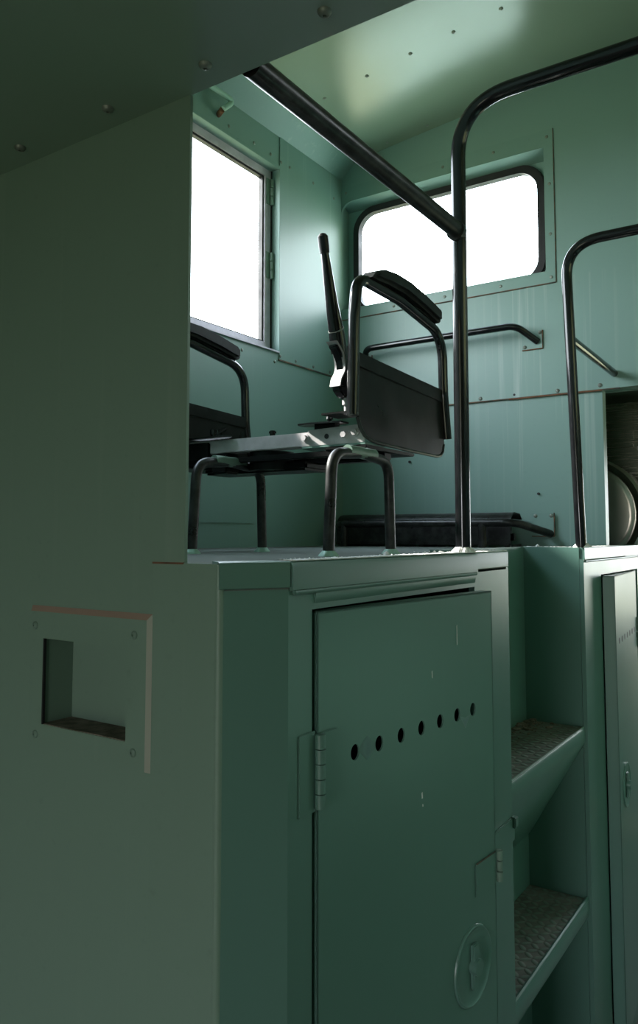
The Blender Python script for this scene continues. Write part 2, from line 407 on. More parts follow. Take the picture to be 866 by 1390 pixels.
# window at the end: frame plate, recess, gasket, glass
def end_window(n, sgn):
    w = bpy.data.objects.new('window_%d' % n, None); C.objects.link(w); w.location = V(sgn*(GX0+GX1)/2, Y2, GZ0); w['kind'] = 'structure'
    f = lambda y: (lambda a, b, d: (sgn*a, y + d, b))
    MB().holed(rrect(XW+.002, -.808, .905, 1.475, [0, .02, 0, 0]), rrect(-1.7115, -.842, .950, 1.412, [0, .05, 0, 0]), f(Y2-.004), .012).build('window_frame', 'green', w)
    # sloping head plate over the recess
    MB().prism([(sgn*-1.711, Y2-.003, 1.4125), (sgn*-1.711, Y2+.06, 1.391), (sgn*-1.711, Y2+.06, 1.4135), (sgn*-1.711, Y2-.003, 1.4135)], (sgn*.868, 0, 0)).build('recess_head', 'green', w)
    g = MB().holed(rrect(GX0-.026, GX1+.026, GZ0-.026, GZ1+.026, .098), rrect(GX0, GX1, GZ0, GZ1, .078), f(Y2+.045), .03).build('gasket', 'rubber', w)
    MB().holed(rrect(GX0-.030, GX1+.030, GZ0-.030, GZ1+.030, .10), rrect(GX0-.016, GX1+.016, GZ0-.016, GZ1+.016, .09), f(Y2+.052), .015).build('gasket_lip', 'rubber', g)
    MB().prism([(sgn*p[0], Y2+.066, p[1]) for p in rrect(GX0-.01, GX1+.01, GZ0-.01, GZ1+.01, .08)], (0, .005, 0)).build('glass', 'glass', w)
    MB().box(sgn*XW, sgn*-.808, Y2-.0045, Y2+.002, .9025, .906).build('rust_line', 'seam', w)
    MB().box(sgn*-.8085, sgn*-.8055, Y2-.003, Y2+.002, .905, 1.475).build('seam', 'seam', w)
    for x, z in ((-1.032, 1.446), (-.829, 1.448), (-.823, 1.27), (-.823, 1.084), (-.823, .925), (-1.012, .925), (-1.239, .925), (-1.462, .925), (-1.24, 1.446), (-1.46, 1.446), (-1.688, 1.452)):
        screw(w, (sgn*x, Y2-.004, z), (0, -1, 0), .006, .003)
    return w
end_window(2, 1)
end_window(4, -1)

# partition across the near end of the platform, with the end sheet of the platform welded over it
CX0, CX1, CZ0, CZ1 = -.989, -.811, -.277, -.152
wn = MB().holed(rect(-1.78, -.712, FL, LOWZ), rect(CX0, CX1, CZ0, CZ1), lambda a, b, d: (a, Y0 + d, b), .005)
wn.box(.712, 1.78, Y0, Y0+.005, FL, LOWZ)
wall_near = struct('wall_near', wn, 'green_near')
# body of the near compartment: side walls, far end with its open doorway
struct('wall_near_left', MB().box(-1.80, -1.72, -3.2, Y0, FL, LOWZ), 'green_near')
struct('wall_near_right', MB().box(1.72, 1.80, -3.2, Y0, FL, LOWZ), 'green_near')
ne = MB().box(-1.8, -.42, -3.28, -3.2, FL, LOWZ).box(.42, 1.8, -3.28, -3.2, FL, LOWZ).box(-.42, .42, -3.28, -3.2, .45, LOWZ)
struct('wall_near_end', ne, 'green_near')
# cupola end wall on the near side, above the low roof, left windowless to keep that light out
struct('wall_rear', MB().box(XW*1.03, -XW*1.03, Y0-.03, Y0+.02, LOWZ+.03, 1.72), 'green_wall')
struct('platform_right', MB().box(.60, -XW, Y0, Y2, FL, -.045), 'green_locker')  # unseen seat platform opposite, a plain mass that also bounces light
struct('platform_right_top', MB().box(.595, -XW, Y0, Y2, -.045, TOP, .004), 'green_deck')
# the room beyond the aisle opening
fr = MB().holed(rect(Y2+.05, 4.6, FL, LOWZ), rect(3.3, 4.1, -.15, .38), lambda a, b, d: (1.72 + d, a, b), .08)
struct('wall_far_right', fr, 'green_wall')
struct('wall_far_left', MB().box(-1.80, -1.72, Y2+.05, 4.6, FL, LOWZ), 'green_wall')
struct('wall_far_end', MB().box(-1.8, -.40, 4.6, 4.66, FL, LOWZ).box(.40, 1.8, 4.6, 4.66, FL, LOWZ).box(-.40, .40, 4.6, 4.66, .46, LOWZ), 'green_wall')
dr1 = struct('door_1', MB().holed(rect(-.398, .398, FL+.004, .458), rect(-.31, .31, -.44, .38), lambda a, b, d: (a, 4.60 + d, b), .045), 'green_wall')
MB().box(-.315, .315, 4.618, 4.623, -.445, .385).build('glass', 'glass', dr1)
struct('ceiling_far', MB().box(-1.8, 1.8, Y2+.082, 4.66, LOWZ, LOWZ+.035), 'green_ceiling')

# ------------------------------------------------------------------ platform deck (one continuous thing)
LC = 'raised green seat platform deck with a dusty front edge, whitened as if sunlit, over the lockers'
deck = thing('seat_platform', LC, 'platform', (-1.1, 1.7, -.075))
plan = [(-.600, .826), (-.60, 1.621), (-.788, 1.621), (-.788, 2.253), (-.600, 2.253), (-.600, Y2+.008), (XW, Y2+.008), (XW, Y0+.006), (-.72, Y0+.006), (-.705, Y0-.002), (-.654, Y0-.002)]
MB().prism([(x, y, -.072) for x, y in plan], (0, 0, .031)).build('deck_plate', 'green_deck', deck)
# rolled front lip: chamfered corner, then the long thick nose that stops with a rounded end
def lip(name, a, b, out, h, bev, mat='green_locker', y=None):
    mbx = MB()
    A = Vector((a[0], a[1], 0)); B = Vector((b[0], b[1], 0)); d = (B-A).normalized(); nrm = Vector((d.y, -d.x, 0))
    prof = [(-.03, TOP+.033-.033), (out-bev, TOP), (out-bev*.3, TOP-bev*.3), (out, TOP-bev), (out, TOP-h), (out-.006, TOP-h-.002), (out-.006, TOP-h+.001), (-.03, TOP-h+.001)]
    pts = [(A.x+nrm.x*u, A.y+nrm.y*u, z) for u, z in prof]
    mbx.prism(pts, d*(B-A).length)
    return mbx.build(name, mat, deck)
lip('front_lip', (-.600, .828), (-.600, 1.452), .006, .038, .008)
lip('corner_lip', (-.652, .748), (-.600, .828), .004, .034, .006)
lip('step_lip', (-.602, 1.452), (-.602, 1.634), .0025, .033, .004)
lip('locker_lip', (-.602, 2.243), (-.602, Y2+.3), .0025, .034, .004)
# pale dust on the rolled edges, whitened and widened to paint in their sunlit glare
def lit_dust_film(x0, x1, y0, y1, seed):
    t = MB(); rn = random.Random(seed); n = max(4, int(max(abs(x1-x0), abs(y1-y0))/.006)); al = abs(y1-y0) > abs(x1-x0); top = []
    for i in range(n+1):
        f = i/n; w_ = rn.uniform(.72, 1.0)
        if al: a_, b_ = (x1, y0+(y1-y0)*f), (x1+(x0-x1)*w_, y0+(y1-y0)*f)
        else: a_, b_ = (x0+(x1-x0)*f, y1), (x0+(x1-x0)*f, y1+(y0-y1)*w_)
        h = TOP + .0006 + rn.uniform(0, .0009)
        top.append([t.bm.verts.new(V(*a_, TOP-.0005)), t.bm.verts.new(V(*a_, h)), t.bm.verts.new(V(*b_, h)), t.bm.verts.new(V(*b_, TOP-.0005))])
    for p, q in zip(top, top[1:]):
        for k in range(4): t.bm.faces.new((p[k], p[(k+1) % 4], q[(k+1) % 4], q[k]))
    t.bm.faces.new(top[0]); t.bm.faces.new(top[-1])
    o = t.build('lit_dust_film', 'dust', deck); o['kind'] = 'stuff'; return o
lit_dust_film(-.625, -.5975, .832, 1.452, 1)
lit_dust_film(-.629, -.6015, 1.454, 1.634, 2)
lit_dust_film(-.629, -.6015, 2.243, 2.72, 3)
lit_dust_film(-.778, -.632, 2.2405, 2.262, 4)
# pale grit lying along the edge
g = MB(); rnd = random.Random(2)
for i in range(300):
    if i < 170: x = rnd.uniform(-.64, -.603); y = rnd.uniform(.84, 1.46)
    elif i < 230: x = rnd.uniform(-.64, -.602); y = rnd.uniform(1.46, 1.63) 
    elif i < 270: x = rnd.uniform(-.77, -.61); y = rnd.uniform(2.246, 2.26)
    else: x = rnd.uniform(-.72, -.60); y = rnd.uniform(1.42, 1.48)
    r = rnd.uniform(.0006, .0018)
    if i in (60, 171, 240): r = .006
    bmesh.ops.create_icosphere(g.bm, subdivisions=1, radius=r, matrix=Matrix.Translation(V(x, y, TOP + r*.3)))
go = g.build('grit', 'dust'); go['kind'] = 'stuff'; tag(go, 'pale grit and dust scattered along the front edge of the seat platform', 'dust')

# ------------------------------------------------------------------ locker under the platform, with the ajar door
lk = thing('locker', 'tall green steel locker under the platform edge, its door with seven round vent holes ajar', 'locker', (-.9, 1.2, FL))
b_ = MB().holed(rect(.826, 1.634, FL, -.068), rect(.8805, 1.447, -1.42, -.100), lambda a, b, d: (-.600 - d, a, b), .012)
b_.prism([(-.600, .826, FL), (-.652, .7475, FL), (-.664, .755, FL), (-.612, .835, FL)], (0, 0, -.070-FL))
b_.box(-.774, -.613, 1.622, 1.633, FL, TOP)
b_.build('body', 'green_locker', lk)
MB().box(-.654, -.7665, Y0-.0025, Y0-.0005, FL, -.036).build('end_sheet', 'green_near', lk)
MB().box(-.712, -.768, Y0-.0032, Y0-.0005, -.0375, -.0350).build('rust_line', 'rust', lk)
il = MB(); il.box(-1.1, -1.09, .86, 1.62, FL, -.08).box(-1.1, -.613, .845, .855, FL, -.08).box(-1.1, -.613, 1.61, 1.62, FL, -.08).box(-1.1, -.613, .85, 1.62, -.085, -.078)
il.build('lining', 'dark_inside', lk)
MB().tube([(-.597, .835, -.0745), (-.597, 1.448, -.0745)], .0035, 8).build('rail_bead', 'green_locker', lk)
# rolled rail above the door
MB().prism([(-.612, .886, -.073), (-.598, .886, -.074), (-.597, .886, -.082), (-.599, .886, -.091), (-.604, .886, -.0975), (-.612, .886, -.099)], (0, .562, 0)).build('top_rail', 'green_locker', lk)
# corner weld line of the chamfer
MB().tube([(-.6545, .7535, FL), (-.6545, .7535, -.037)], .0065, 14).build('corner_edge', 'green_near', lk)

DA = math.radians(5.2); DP = Vector((-.598, .885, 0)); DD = Vector((math.sin(DA), math.cos(DA), 0)); DN = Vector((DD.y, -DD.x, 0))
def dp(s_, z, off=0):           # a point on the door: s along it from the hinge side, off out of its face
    p = DP + DD*s_ + DN*off; return (p.x, p.y, z)
def dplace(a, b, d): return dp(a, b, -d)
holes = [.091, .152, .212, .272, .331, .389, .446]
dm = MB(); DZT, DZB, DW = -.104, -1.45, .525
zc = -.3095; hz = .03
edges = [holes[0]-.03] + [(holes[i]+holes[i+1])/2 for i in range(6)] + [holes[6]+.03]
for i, h in enumerate(holes):
    circ = [(h+.0105*math.cos(2*PI*k/24), zc+.0115*math.sin(2*PI*k/24)) for k in range(24)]
    dm.holed(rect(edges[i], edges[i+1], zc-hz, zc+hz), circ, dplace, .003)
def dslab(s0, s1, z0, z1):
    dm.prism([dp(s0, z0), dp(s1, z0), dp(s1, z1), dp(s0, z1)], -DN*.003)
D0 = .0045
dslab(D0, edges[0], zc-hz, zc+hz); dslab(edges[7], DW, zc-hz, zc+hz); dslab(D0, DW, zc+hz, DZT); dslab(D0, DW, DZB, zc-hz)
# turned-in edges all round the leaf
for s0, s1 in ((D0, D0+.003), (DW-.003, DW)):
    dm.prism([dp(s0, DZB), dp(s1, DZB), dp(s1, DZT), dp(s0, DZT)], -DN*.022)
dm.prism([dp(D0, DZT-.003), dp(DW, DZT-.003), dp(DW, DZT), dp(D0, DZT)], -DN*.022)
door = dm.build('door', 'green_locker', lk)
def hinge_on(parent, z0, z1):
    hb = MB(); n = 5; L = (z1-z0)/n
    for k in range(n): hb.cyl(dp(.004, z0+L*k+.0006, .006), dp(.004, z0+L*(k+1)-.0006, .006), .0072)
    k_ = hb.build('hinge', 'green_locker', parent)
    MB().prism([dp(.008, z0, .0002), dp(.047, z0, .0002), dp(.047, z1, .0002), dp(.008, z1, .0002)], DN*.0025, .001).build('hinge_leaf', 'green_locker', k_)
    MB().box(-.600, -.5975, .848, .886, z0-.004, z1+.004, .001).build('hinge_leaf', 'green_locker', k_)
hinge_on(door, -.364, -.266)
hinge_on(door, -1.30, -1.20)
# hasp at the free edge
hs = MB()
for k in range(3): hs.cyl(dp(.527, -.632+.019*k+.001, .007), dp(.527, -.632+.019*(k+1)-.001, .007), .006)
hp = hs.build('hasp', 'hinge', door)
MB().prism([dp(.445, -.634, .0004), dp(.522, -.634, .0004), dp(.522, -.578, .0004), dp(.445, -.578, .0004)], DN*.0022, .001).build('hasp_plate', 'green_locker', hp)
MB().prism([dp(.447, -.5785, .0022), dp(.520, -.5785, .0022), dp(.520, -.5765, .0022), dp(.447, -.5765, .0022)], DN*.0012).build('rust_line', 'seam', hp)
MB().box(-.600, -.595, 1.50, 1.634, -.640, -.592, .0015).box(-.600, -.588, 1.62, 1.638, -.612, -.590, .002).build('hasp_strike', 'green_locker', lk)
# recessed turn latch
def latch(parent, dpf, nrm, s_, z, r):
    ring = MB(); n = 40; prev = None
    for rr, dd in ((1.07, -.0030), (1.05, .0), (1.01, .0008), (.97, -.0008), (.86, -.0026), (.5, -.0030), (.02, -.0030)):
        rg = [ring.bm.verts.new(V(*dpf(s_+r*rr*math.cos(2*PI*k/n), z+r*rr*math.sin(2*PI*k/n), dd+.0034))) for k in range(n)]
        if prev:
            for k in range(n):
                f = ring.bm.faces.new((prev[k], prev[(k+1) % n], rg[(k+1) % n], rg[k])); f.smooth = True
        prev = rg
    ring.bm.faces.new(prev)
    l = ring.build('latch', 'green_locker', parent)
    k = MB(); k.prism([dpf(s_-r*.16, z-r*.60, .0005), dpf(s_+r*.10, z-r*.60, .0005), dpf(s_+r*.15, z+r*.60, .0005), dpf(s_-r*.15, z+r*.60, .0005)], nrm*.008, .002)
    k.cyl(dpf(s_, z, 0), dpf(s_, z, .014), r*.22)
    k.build('latch_handle', 'green_locker', l)
latch(door, dp, DN, .432, -.742, .062)
for s_, z, w_, h_ in ((.27, -.42, .0016, .010), (.272, -.433, .0012, .004), (.305, -.235, .0012, .012), (.39, -.19, .0010, .035)):
    MB().prism([dp(s_, z, .0002), dp(s_+w_*2, z, .0002), dp(s_+w_*1.4, z+h_, .0002), dp(s_-w_*.4, z+h_*.9, .0002)], DN*.0003).build('paint_chip', 'dust', door)

# ------------------------------------------------------------------ step recess
st = thing('boarding_steps', 'green boarding steps with two tread plates in the recess between the two lockers', 'steps', (-.7, 1.94, FL))
sb = MB()
sb.box(-.787, -.775, 1.634, 2.24, FL, TOP)
sb.build('back_panel', 'green_locker', st)
for zt, nose, nm in ((-.530, .052, 'upper'), (-.990, .03, 'lower')):
    MB().box(-.776, -.612, 1.636, 2.2385, zt-.006, zt, .002).build('tread', 'tread', st)
    MB().prism([(-.626, 1.636, zt-.001), (-.612, 1.636, zt-.001), (-.609, 1.636, zt-.006), (-.609, 1.636, zt-.040), (-.770, 1.636, zt-.315), (-.776, 1.636, zt-.315), (-.776, 1.636, zt-.295), (-.626, 1.636, zt-.035)], (0, .603, 0)).build('apron', 'green_locker', st)
    MB().tube([(-.6135, 1.637, zt), (-.6135, 2.237, zt)], .0025, 8).build('nosing', 'hinge', st) if zt > -.6 else MB().tube([(-.6145, 1.637, zt), (-.6145, 2.237, zt)], .006, 8).build('nosing', 'green_locker', st)
d_ = MB(); rnd = random.Random(5)
for i in range(150):
    y = 2.235 - abs(rnd.gauss(0, .10)); x = -.774 + abs(rnd.gauss(0, .035))
    if y < 1.70 or x > -.62: continue
    r = rnd.uniform(.0015, .005) if i > 8 else rnd.uniform(.006, .010)
    bmesh.ops.create_icosphere(d_.bm, subdivisions=1, radius=r, matrix=Matrix.Translation(V(x, y, -.530 + r*.4)) @ Matrix.Rotation(rnd.uniform(0, 6), 4, 'Z') @ Matrix.Diagonal((1.5, .8, .5, 1)))
do = d_.build('debris', 'debris'); do['kind'] = 'stuff'; tag(do, 'dry brown debris swept into the back corner of the upper step', 'debris')

# ------------------------------------------------------------------ second locker, on the far side of the steps
l2 = thing('locker', 'green steel locker beyond the steps at the right edge, door standing open a crack', 'locker', (-.9, 2.7, FL))
b2 = MB().holed(rect(2.2395, 3.06, FL, -.067), rect(2.428, 2.93, -1.42, -.117), lambda a, b, d: (-.602 - d, a, b), .012)
b2.box(-.787, -.615, 2.2405, 2.252, FL, TOP)
b2.box(-1.2, -.615, 3.05, 3.059, FL, -.07)
b2.build('body', 'green_locker', l2)
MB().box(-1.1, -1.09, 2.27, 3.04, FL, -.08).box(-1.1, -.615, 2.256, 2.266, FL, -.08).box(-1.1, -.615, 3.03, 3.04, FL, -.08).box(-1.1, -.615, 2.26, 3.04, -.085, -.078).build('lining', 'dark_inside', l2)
MB().tube([(-.6, 2.25, -.073), (-.6, 3.05, -.073)], .003, 8).build('rail_bead', 'green_locker', l2)
EA = math.radians(-4.4); EP = Vector((-.564, 2.43, 0)); ED = Vector((math.sin(EA), math.cos(EA), 0)); EN = Vector((ED.y, -ED.x, 0))
def ep(s_, z, off=0):
    p = EP + ED*s_ + EN*off; return (p.x, p.y, z)
em = MB(); EW = .455
em.prism([ep(0, -1.45), ep(EW, -1.45), ep(EW, -.121), ep(0, -.121)], -EN*.003)
for s0, s1 in ((0, .003), (EW-.003, EW)):
    em.prism([ep(s0, -1.45), ep(s1, -1.45), ep(s1, -.121), ep(s0, -.121)], -EN*.034)
em.prism([ep(0, -.124), ep(EW, -.124), ep(EW, -.121), ep(0, -.121)], -EN*.034)
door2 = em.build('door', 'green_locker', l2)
for k in range(7):
    s_ = .06+.055*k
    MB().cyl(ep(s_, -.318, -.0005), ep(s_, -.318, .0006), .0095).build('vent_hole', 'rubber', door2)
latch(door2, ep, EN, .118, -.758, .062)
hb = MB()
for k in range(4): hb.cyl(ep(EW, -.38+.025*k, .006), ep(EW, -.38+.025*k+.023, .006), .008)
hb.build('hinge', 'hinge', door2)

# ------------------------------------------------------------------ recessed box in the partition
rb = thing('recessed_box', 'square steel-framed recess box let into the green partition wall', 'recess', (-.9, Y0, -.28))
def cub(a, b, d): return (a, Y0 - .006 + d, b)
MB().holed(rect(-1.020, -.774, -.311, -.113), rect(CX0, CX1, CZ0, CZ1), cub, .006).build('frame_plate', 'green_near', rb)
MB().prism([(-1.020, Y0-.006, -.113), (-.774, Y0-.006, -.113), (-.768, Y0-.0012, -.105), (-1.023, Y0-.0012, -.105)], (0, .0008, 0)).build('top_edge', 'rust_pale', rb)
MB().prism([(-.774, Y0-.006, -.113), (-.774, Y0-.006, -.311), (-.768, Y0-.0012, -.313), (-.768, Y0-.0012, -.105)], (0, .0008, 0)).build('side_edge', 'edge_pale', rb)
bx = MB(); DPT = .048
bx.box(CX0-.004, CX0+.0005, Y0-.004, Y0+DPT, CZ0-.003, CZ1+.003).box(CX1-.0005, CX1+.004, Y0-.004, Y0+DPT, CZ0-.003, CZ1+.003)
bx.box(CX0, CX1, Y0-.004, Y0+DPT, CZ1-.0005, CZ1+.004).box(CX0, CX1, Y0+DPT, Y0+DPT+.003, CZ0, CZ1)
bx.build('box', 'green_near', rb)
MB().box(CX0, CX1, Y0-.004, Y0+DPT, CZ0-.004, CZ0+.001).build('box_floor', 'debris', rb)
MB().box(CX0-.0006, CX0+.0022, Y0-.0062, Y0-.002, CZ0, CZ1).build('box_gap', 'rubber', rb)
for x, z in ((-1.009, -.134), (-.797, -.134), (-.796, -.289), (-1.003, -.293)):
    screw(rb, (x, Y0-.006, z), (0, -1, 0), .006, .003, 'hinge')

# ------------------------------------------------------------------ poles and rails
def flange(name, parent, c, axis, r, mat='weld'):
    f = MB(); a = Vector(axis).normalized(); u = a.orthogonal().normalized(); w = a.cross(u); n = 24; prev = None; cc = V(*c); rn = random.Random(int(abs(c[0])*1e3))
    jit = [rn.uniform(.88, 1.14) for _ in range(n)]
    for rr, hh in ((1.0, 0), (.97, .12), (.80, .3), (.62, .55)):
        rg = [f.bm.verts.new(cc + a*r*hh + (u*math.cos(2*PI*k/n)+w*math.sin(2*PI*k/n))*r*rr*(jit[k] if hh < .5 else 1)) for k in range(n)]
        if prev:
            for k in range(n):
                q = f.bm.faces.new((prev[k], prev[(k+1) % n], rg[(k+1) % n], rg[k])); q.smooth = True
        prev = rg
    return f.build(name, mat, parent)
PR = .0148
p1 = thing('grab_pole', 'tall black tubular grab pole on the platform edge with an arm bent across the aisle', 'pole', (-.6, 1.425, TOP))
MB().tube(fillet([(-.613, 1.425, TOP), (-.613, 1.425, .876), (1.2, 1.425, .876)], .115, 14), PR, 24).build('pole', 'black', p1)
ov = MB().tube([(-.613, Y0+.008, .612), (-.613, 1.425, .609)], PR+.0015, 24).build('overhead_rail', 'black_dusty', p1)
fb = MB(); 
fb.tube([(-.613, 1.405, .607), (-.613, 1.418, .607)], PR+.0045, 20); fb.build('weld_bead', 'black_dusty', ov)
flange('weld_bead', p1, (-.613, 1.425, TOP), (0, 0, 1), .022, 'dust')
p2 = thing('grab_pole', 'lower black grab pole beside the steps, braced back to the end wall', 'pole', (-.6, 2.215, TOP))
MB().tube(fillet([(-.600, 2.212, TOP), (-.625, 2.212, .838), (1.2, 2.215, .838)], .10, 14), .0148, 24).build('pole', 'black', p2)
MB().tube([(-.617, 2.212, .560), (-.617, Y2-.0005, .552)], .0125, 20).build('brace', 'black', p2)
flange('weld_bead', p2, (-.600, 2.22, TOP), (0, 0, 1), .024, 'dust')

def wall_rail(name, label, x0, x1, z, zend, plate, ydep=.07, mat='black', r=.0125, support=None, wrap=False):
    t_ = thing(name, label, 'rail', ((x0+x1)/2, Y2, z))
    a = Y2-ydep
    pts = fillet([(x0, Y2-.002, zend), (x0+.05, a, z), (x1-.055, a, z), (x1, Y2-.002, zend)], [.05, .06], 10)
    MB().tube(pts, r, 20).build('rail', mat, t_)
    for px in plate:
        q = MB().box(px[0], px[1], Y2-.0045, Y2, px[2], px[3], .001).build('mounting_plate', 'green', t_)
        MB().box(px[0], px[1], Y2-.0050, Y2, px[2]-.002, px[2]+.001).build('rust_line', 'rust', q)
        MB().box(px[1]-.0015, px[1]+.0015, Y2-.0050, Y2, px[2], px[3]).build('seam', 'seam', q)
        sc = px[4]
        for sx, sz in sc: screw(q, (sx, Y2-.0045, sz), (0, -1, 0), .007, .0045)
    if support:
        for sx in support:
            MB().tube([(sx, a, z), (sx, a, -.041)], r*1.05, 16).build('support', mat, t_)
    return t_
wall_rail('wall_grab_rail', 'black tubular grab rail on the end wall just below the rounded window', -1.60, -.878, .748, .698,
    [(-.935, -.860, .672, .738, [(-.868, .730), (-.925, .682)]), (-1.64, -1.565, .672, .738, [(-1.575, .730), (-1.63, .682)])], .075)
wall_rail('guard_rail', 'dusty black tubular guard rail in front of the low heater on the platform', -1.66, -.846, .044, .006,
    [(-.912, -.832, -.002, .080, [(-.898, .070), (-.842, .070)]), (-1.70, -1.62, -.002, .080, [(-1.69, .070), (-1.63, .070)])], .20, 'black_dusty', .0135, (-1.02, -1.58))
# heater cover: folded sheet with a rolled top, open at its ends
ht = thing('baseboard_heater', 'low black baseboard heater with a rolled sheet cover below the end wall', 'heater', (-1.3, 2.66, -.041))
prof = []
yb, yf = 2.722, 2.60
for k in range(13):
    a = PI/2 * k/12 ; prof.append((yf + .05 - .05*math.sin(a), .030 + .052*math.cos(a)))
outer = [(yb, .060), (yb-.02, .078)] + prof + [(yf, -.041+.012)]
inner = [(y+.0035 if i > 3 else y, z-.0035) for i, (y, z) in enumerate(outer)]
mbh = MB(); t = mbh.bm
for seg_x0, seg_x1 in ((-1.655, -1.415), (-1.412, -.945)):
    loops = []
    for x in (seg_x0, seg_x1):
        loops.append([t.verts.new(V(x, y, z)) for y, z in outer + inner[::-1]])
    n = len(loops[0])
    for k in range(n):
        t.faces.new((loops[0][k], loops[0][(k+1) % n], loops[1][(k+1) % n], loops[1][k]))
    for q in range(len(outer)-1):
        for L in loops: t.faces.new((L[q], L[q+1], L[n-2-q], L[n-1-q]))
mbh.build('cover', 'black_dusty', ht)
fn = MB()
for k in range(40):
    x = -1.62 + .0165*k
    fn.box(x, x+.002, 2.62, 2.70, -.030, .030)
fn.cyl((-1.65, 2.66, -.005), (-.95, 2.66, -.005), .013)
fn.build('fin_element', 'black_dusty', ht)
MB().box(-1.65, -.95, yf-.004, yf+.006, -.034, -.022, .002).build('bottom_rail', 'black_dusty', ht)
for x in (-1.64, -1.30, -.97):
    MB().box(x, x+.02, 2.61, 2.725, -.041, -.030).build('foot', 'black_dusty', ht)
# latch staple above the side window
hk = thing('hook_handle', 'small pale green bent rod handle on the side wall above the left window', 'handle', (XW, 1.95, 1.47))
MB().tube(fillet([(XW, 1.82, 1.46), (-1.675, 1.84, 1.488), (-1.675, 1.982, 1.492), (-1.678, 1.925, 1.440)], [.01, .018], 6), .009, 14).build('rod', 'weld', hk)
MB().tube([(-1.679, 1.924, 1.4385), (XW, 1.944, 1.440)], .0095, 12).build('rusty_foot', 'rust', hk)

# ------------------------------------------------------------------ seat frame on the platform (cushions gone)
XR, XL = -.84, -1.45
seat = thing('cupola_seat', 'stripped black metal seat frame with padded arm loops standing on the green platform', 'seat', (-1.1, 1.5, -.041))
def arm_side(dx, dy, dz, face):
    x = XR + dx
    P = lambda y, z, o=0: (x+o, y+dy, z+dz)
    path = fillet([P(1.384, .252), P(1.392, .470), P(1.404, .556), P(1.60, .553), P(1.832, .520), P(1.838, .360), P(1.856, .250)], [.2, .075, .25, .085, .2], 10)
    tb = MB().tube(path, .0125, 20).build('arm_tube', 'black', seat)
    # arm pad: curved slab over the loop
    prof = [(1.443, .563), (1.462, .582), (1.502, .596), (1.56, .602), (1.628, .601), (1.70, .592), (1.782, .576), (1.790, .568), (1.790, .544), (1.782, .538), (1.70, .553), (1.60, .566), (1.52, .566), (1.47, .562)]
    pd = MB(); t = bmesh.new()
    vs = [t.verts.new(V(*P(y, z, -.024))) for y, z in prof]
    f = t.faces.new(vs); r = bmesh.ops.extrude_face_region(t, geom=[f]); bmesh.ops.translate(t, vec=(.048, 0, 0), verts=[g for g in r['geom'] if isinstance(g, bmesh.types.BMVert)])
    bmesh.ops.recalc_face_normals(t, faces=t.faces)
    bmesh.ops.bevel(t, geom=[e for e in t.edges if abs(e.verts[0].co.x - e.verts[1].co.x) < 1e-6], offset=.008, segments=4, affect='EDGES', clamp_overlap=True)
    pd._merge(t)
    pad = pd.build('armrest_pad', 'vinyl', seat)
    m_ = MB().prism([P(1.50, .5635, -.010), P(1.50, .5635, .010), P(1.76, .546, .010), P(1.76, .546, -.010)], (0, 0, -.008)).build('pad_strip', 'black_plate', pad)
    # side panel with folded top flange and curved lower corners
    out = [(1.388, .392), (1.842, .374), (1.842, .235), (1.836, .215), (1.822, .205), (1.800, .201), (1.65, .202), (1.50, .205), (1.462, .208), (1.438, .216), (1.420, .232), (1.410, .252), (1.388, .262)]
    o = -.005 if face > 0 else .002
    sp = MB().prism([P(y, z, o) for y, z in out], (.003, 0, 0)).build('side_panel', 'black_plate', seat)
    fl = MB()
    fl.prism([P(1.400, .3925, o+.003), P(1.838, .3745, o+.003), P(1.838, .342, o+.003), P(1.400, .361, o+.003)], (.004 if face > 0 else .0035, 0, 0), .0012)
    fl.build('top_flange', 'black_plate', sp)
    eb = MB().tube([P(y, z, o+.0015) for y, z in out[2:12]], .0042, 8).build('rolled_edge', 'black_dusty', sp)
    # embossed ribs on the panel
    rb_ = MB()
    s_ = 1
    rb_.tube([P(1.50, .33, o+.003), P(1.53, .25, o+.003), P(1.60, .235, o+.003), P(1.68, .30, o+.003), P(1.74, .33, o+.003)], .006, 10)
    if face < 0: rb_.build('pressed_rib', 'black_plate', sp)
    else: rb_.bm.free()
    return tb
arm_side(0, 0, 0, 1)
arm_side(XL-XR, -.06, -.028, -1)
# reclining lever with its grip and the curved pivot bracket
lv = MB().tube([(-.9, 1.427, .400), (-.9, 1.418, .437), (-.9, 1.398, .50), (-.9, 1.376, .585), (-.9, 1.369, .612)], [.0185, .0180, .0140, .0100, .009], 16).build('recline_lever', 'black', seat)
MB().tube([(-.9, 1.3695, .608), (-.9, 1.366, .622), (-.9, 1.361, .642), (-.9, 1.3605, .648)], [.0105, .0118, .0118, .007], 16).build('lever_grip', 'vinyl', lv)
MB().tube([(-.9, 1.4145, .449), (-.9, 1.4125, .4515)], .0182, 16).build('lever_collar', 'screw', lv)
pb = MB().prism([(-.906, 1.390, .414), (-.906, 1.392, .405), (-.906, 1.408, .394), (-.906, 1.420, .374), (-.906, 1.420, .352), (-.906, 1.406, .342), (-.906, 1.402, .330), (-.906, 1.408, .312), (-.906, 1.424, .302), (-.906, 1.455, .300), (-.906, 1.470, .34), (-.906, 1.47, .42)], (.022, 0, 0), .003, 2).build('pivot_bracket', 'black', seat)
we = fillet([(-.908, 1.386, .418), (-.908, 1.412, .398), (-.908, 1.4235, .362), (-.908, 1.405, .340), (-.908, 1.3995, .322)], [.02, .04, .02], 8)
MB().prism(we + [(p[0], p[1]+.0045, p[2]-.0005) for p in reversed(we)], (.027, 0, 0)).build('lit_edge', 'steel', pb)  # bright steel ribbon paints the lit rim of the bracket
MB().cyl((-.91, 1.413, .330), (-.878, 1.413, .330), .009).build('pivot_pin', 'black', pb)
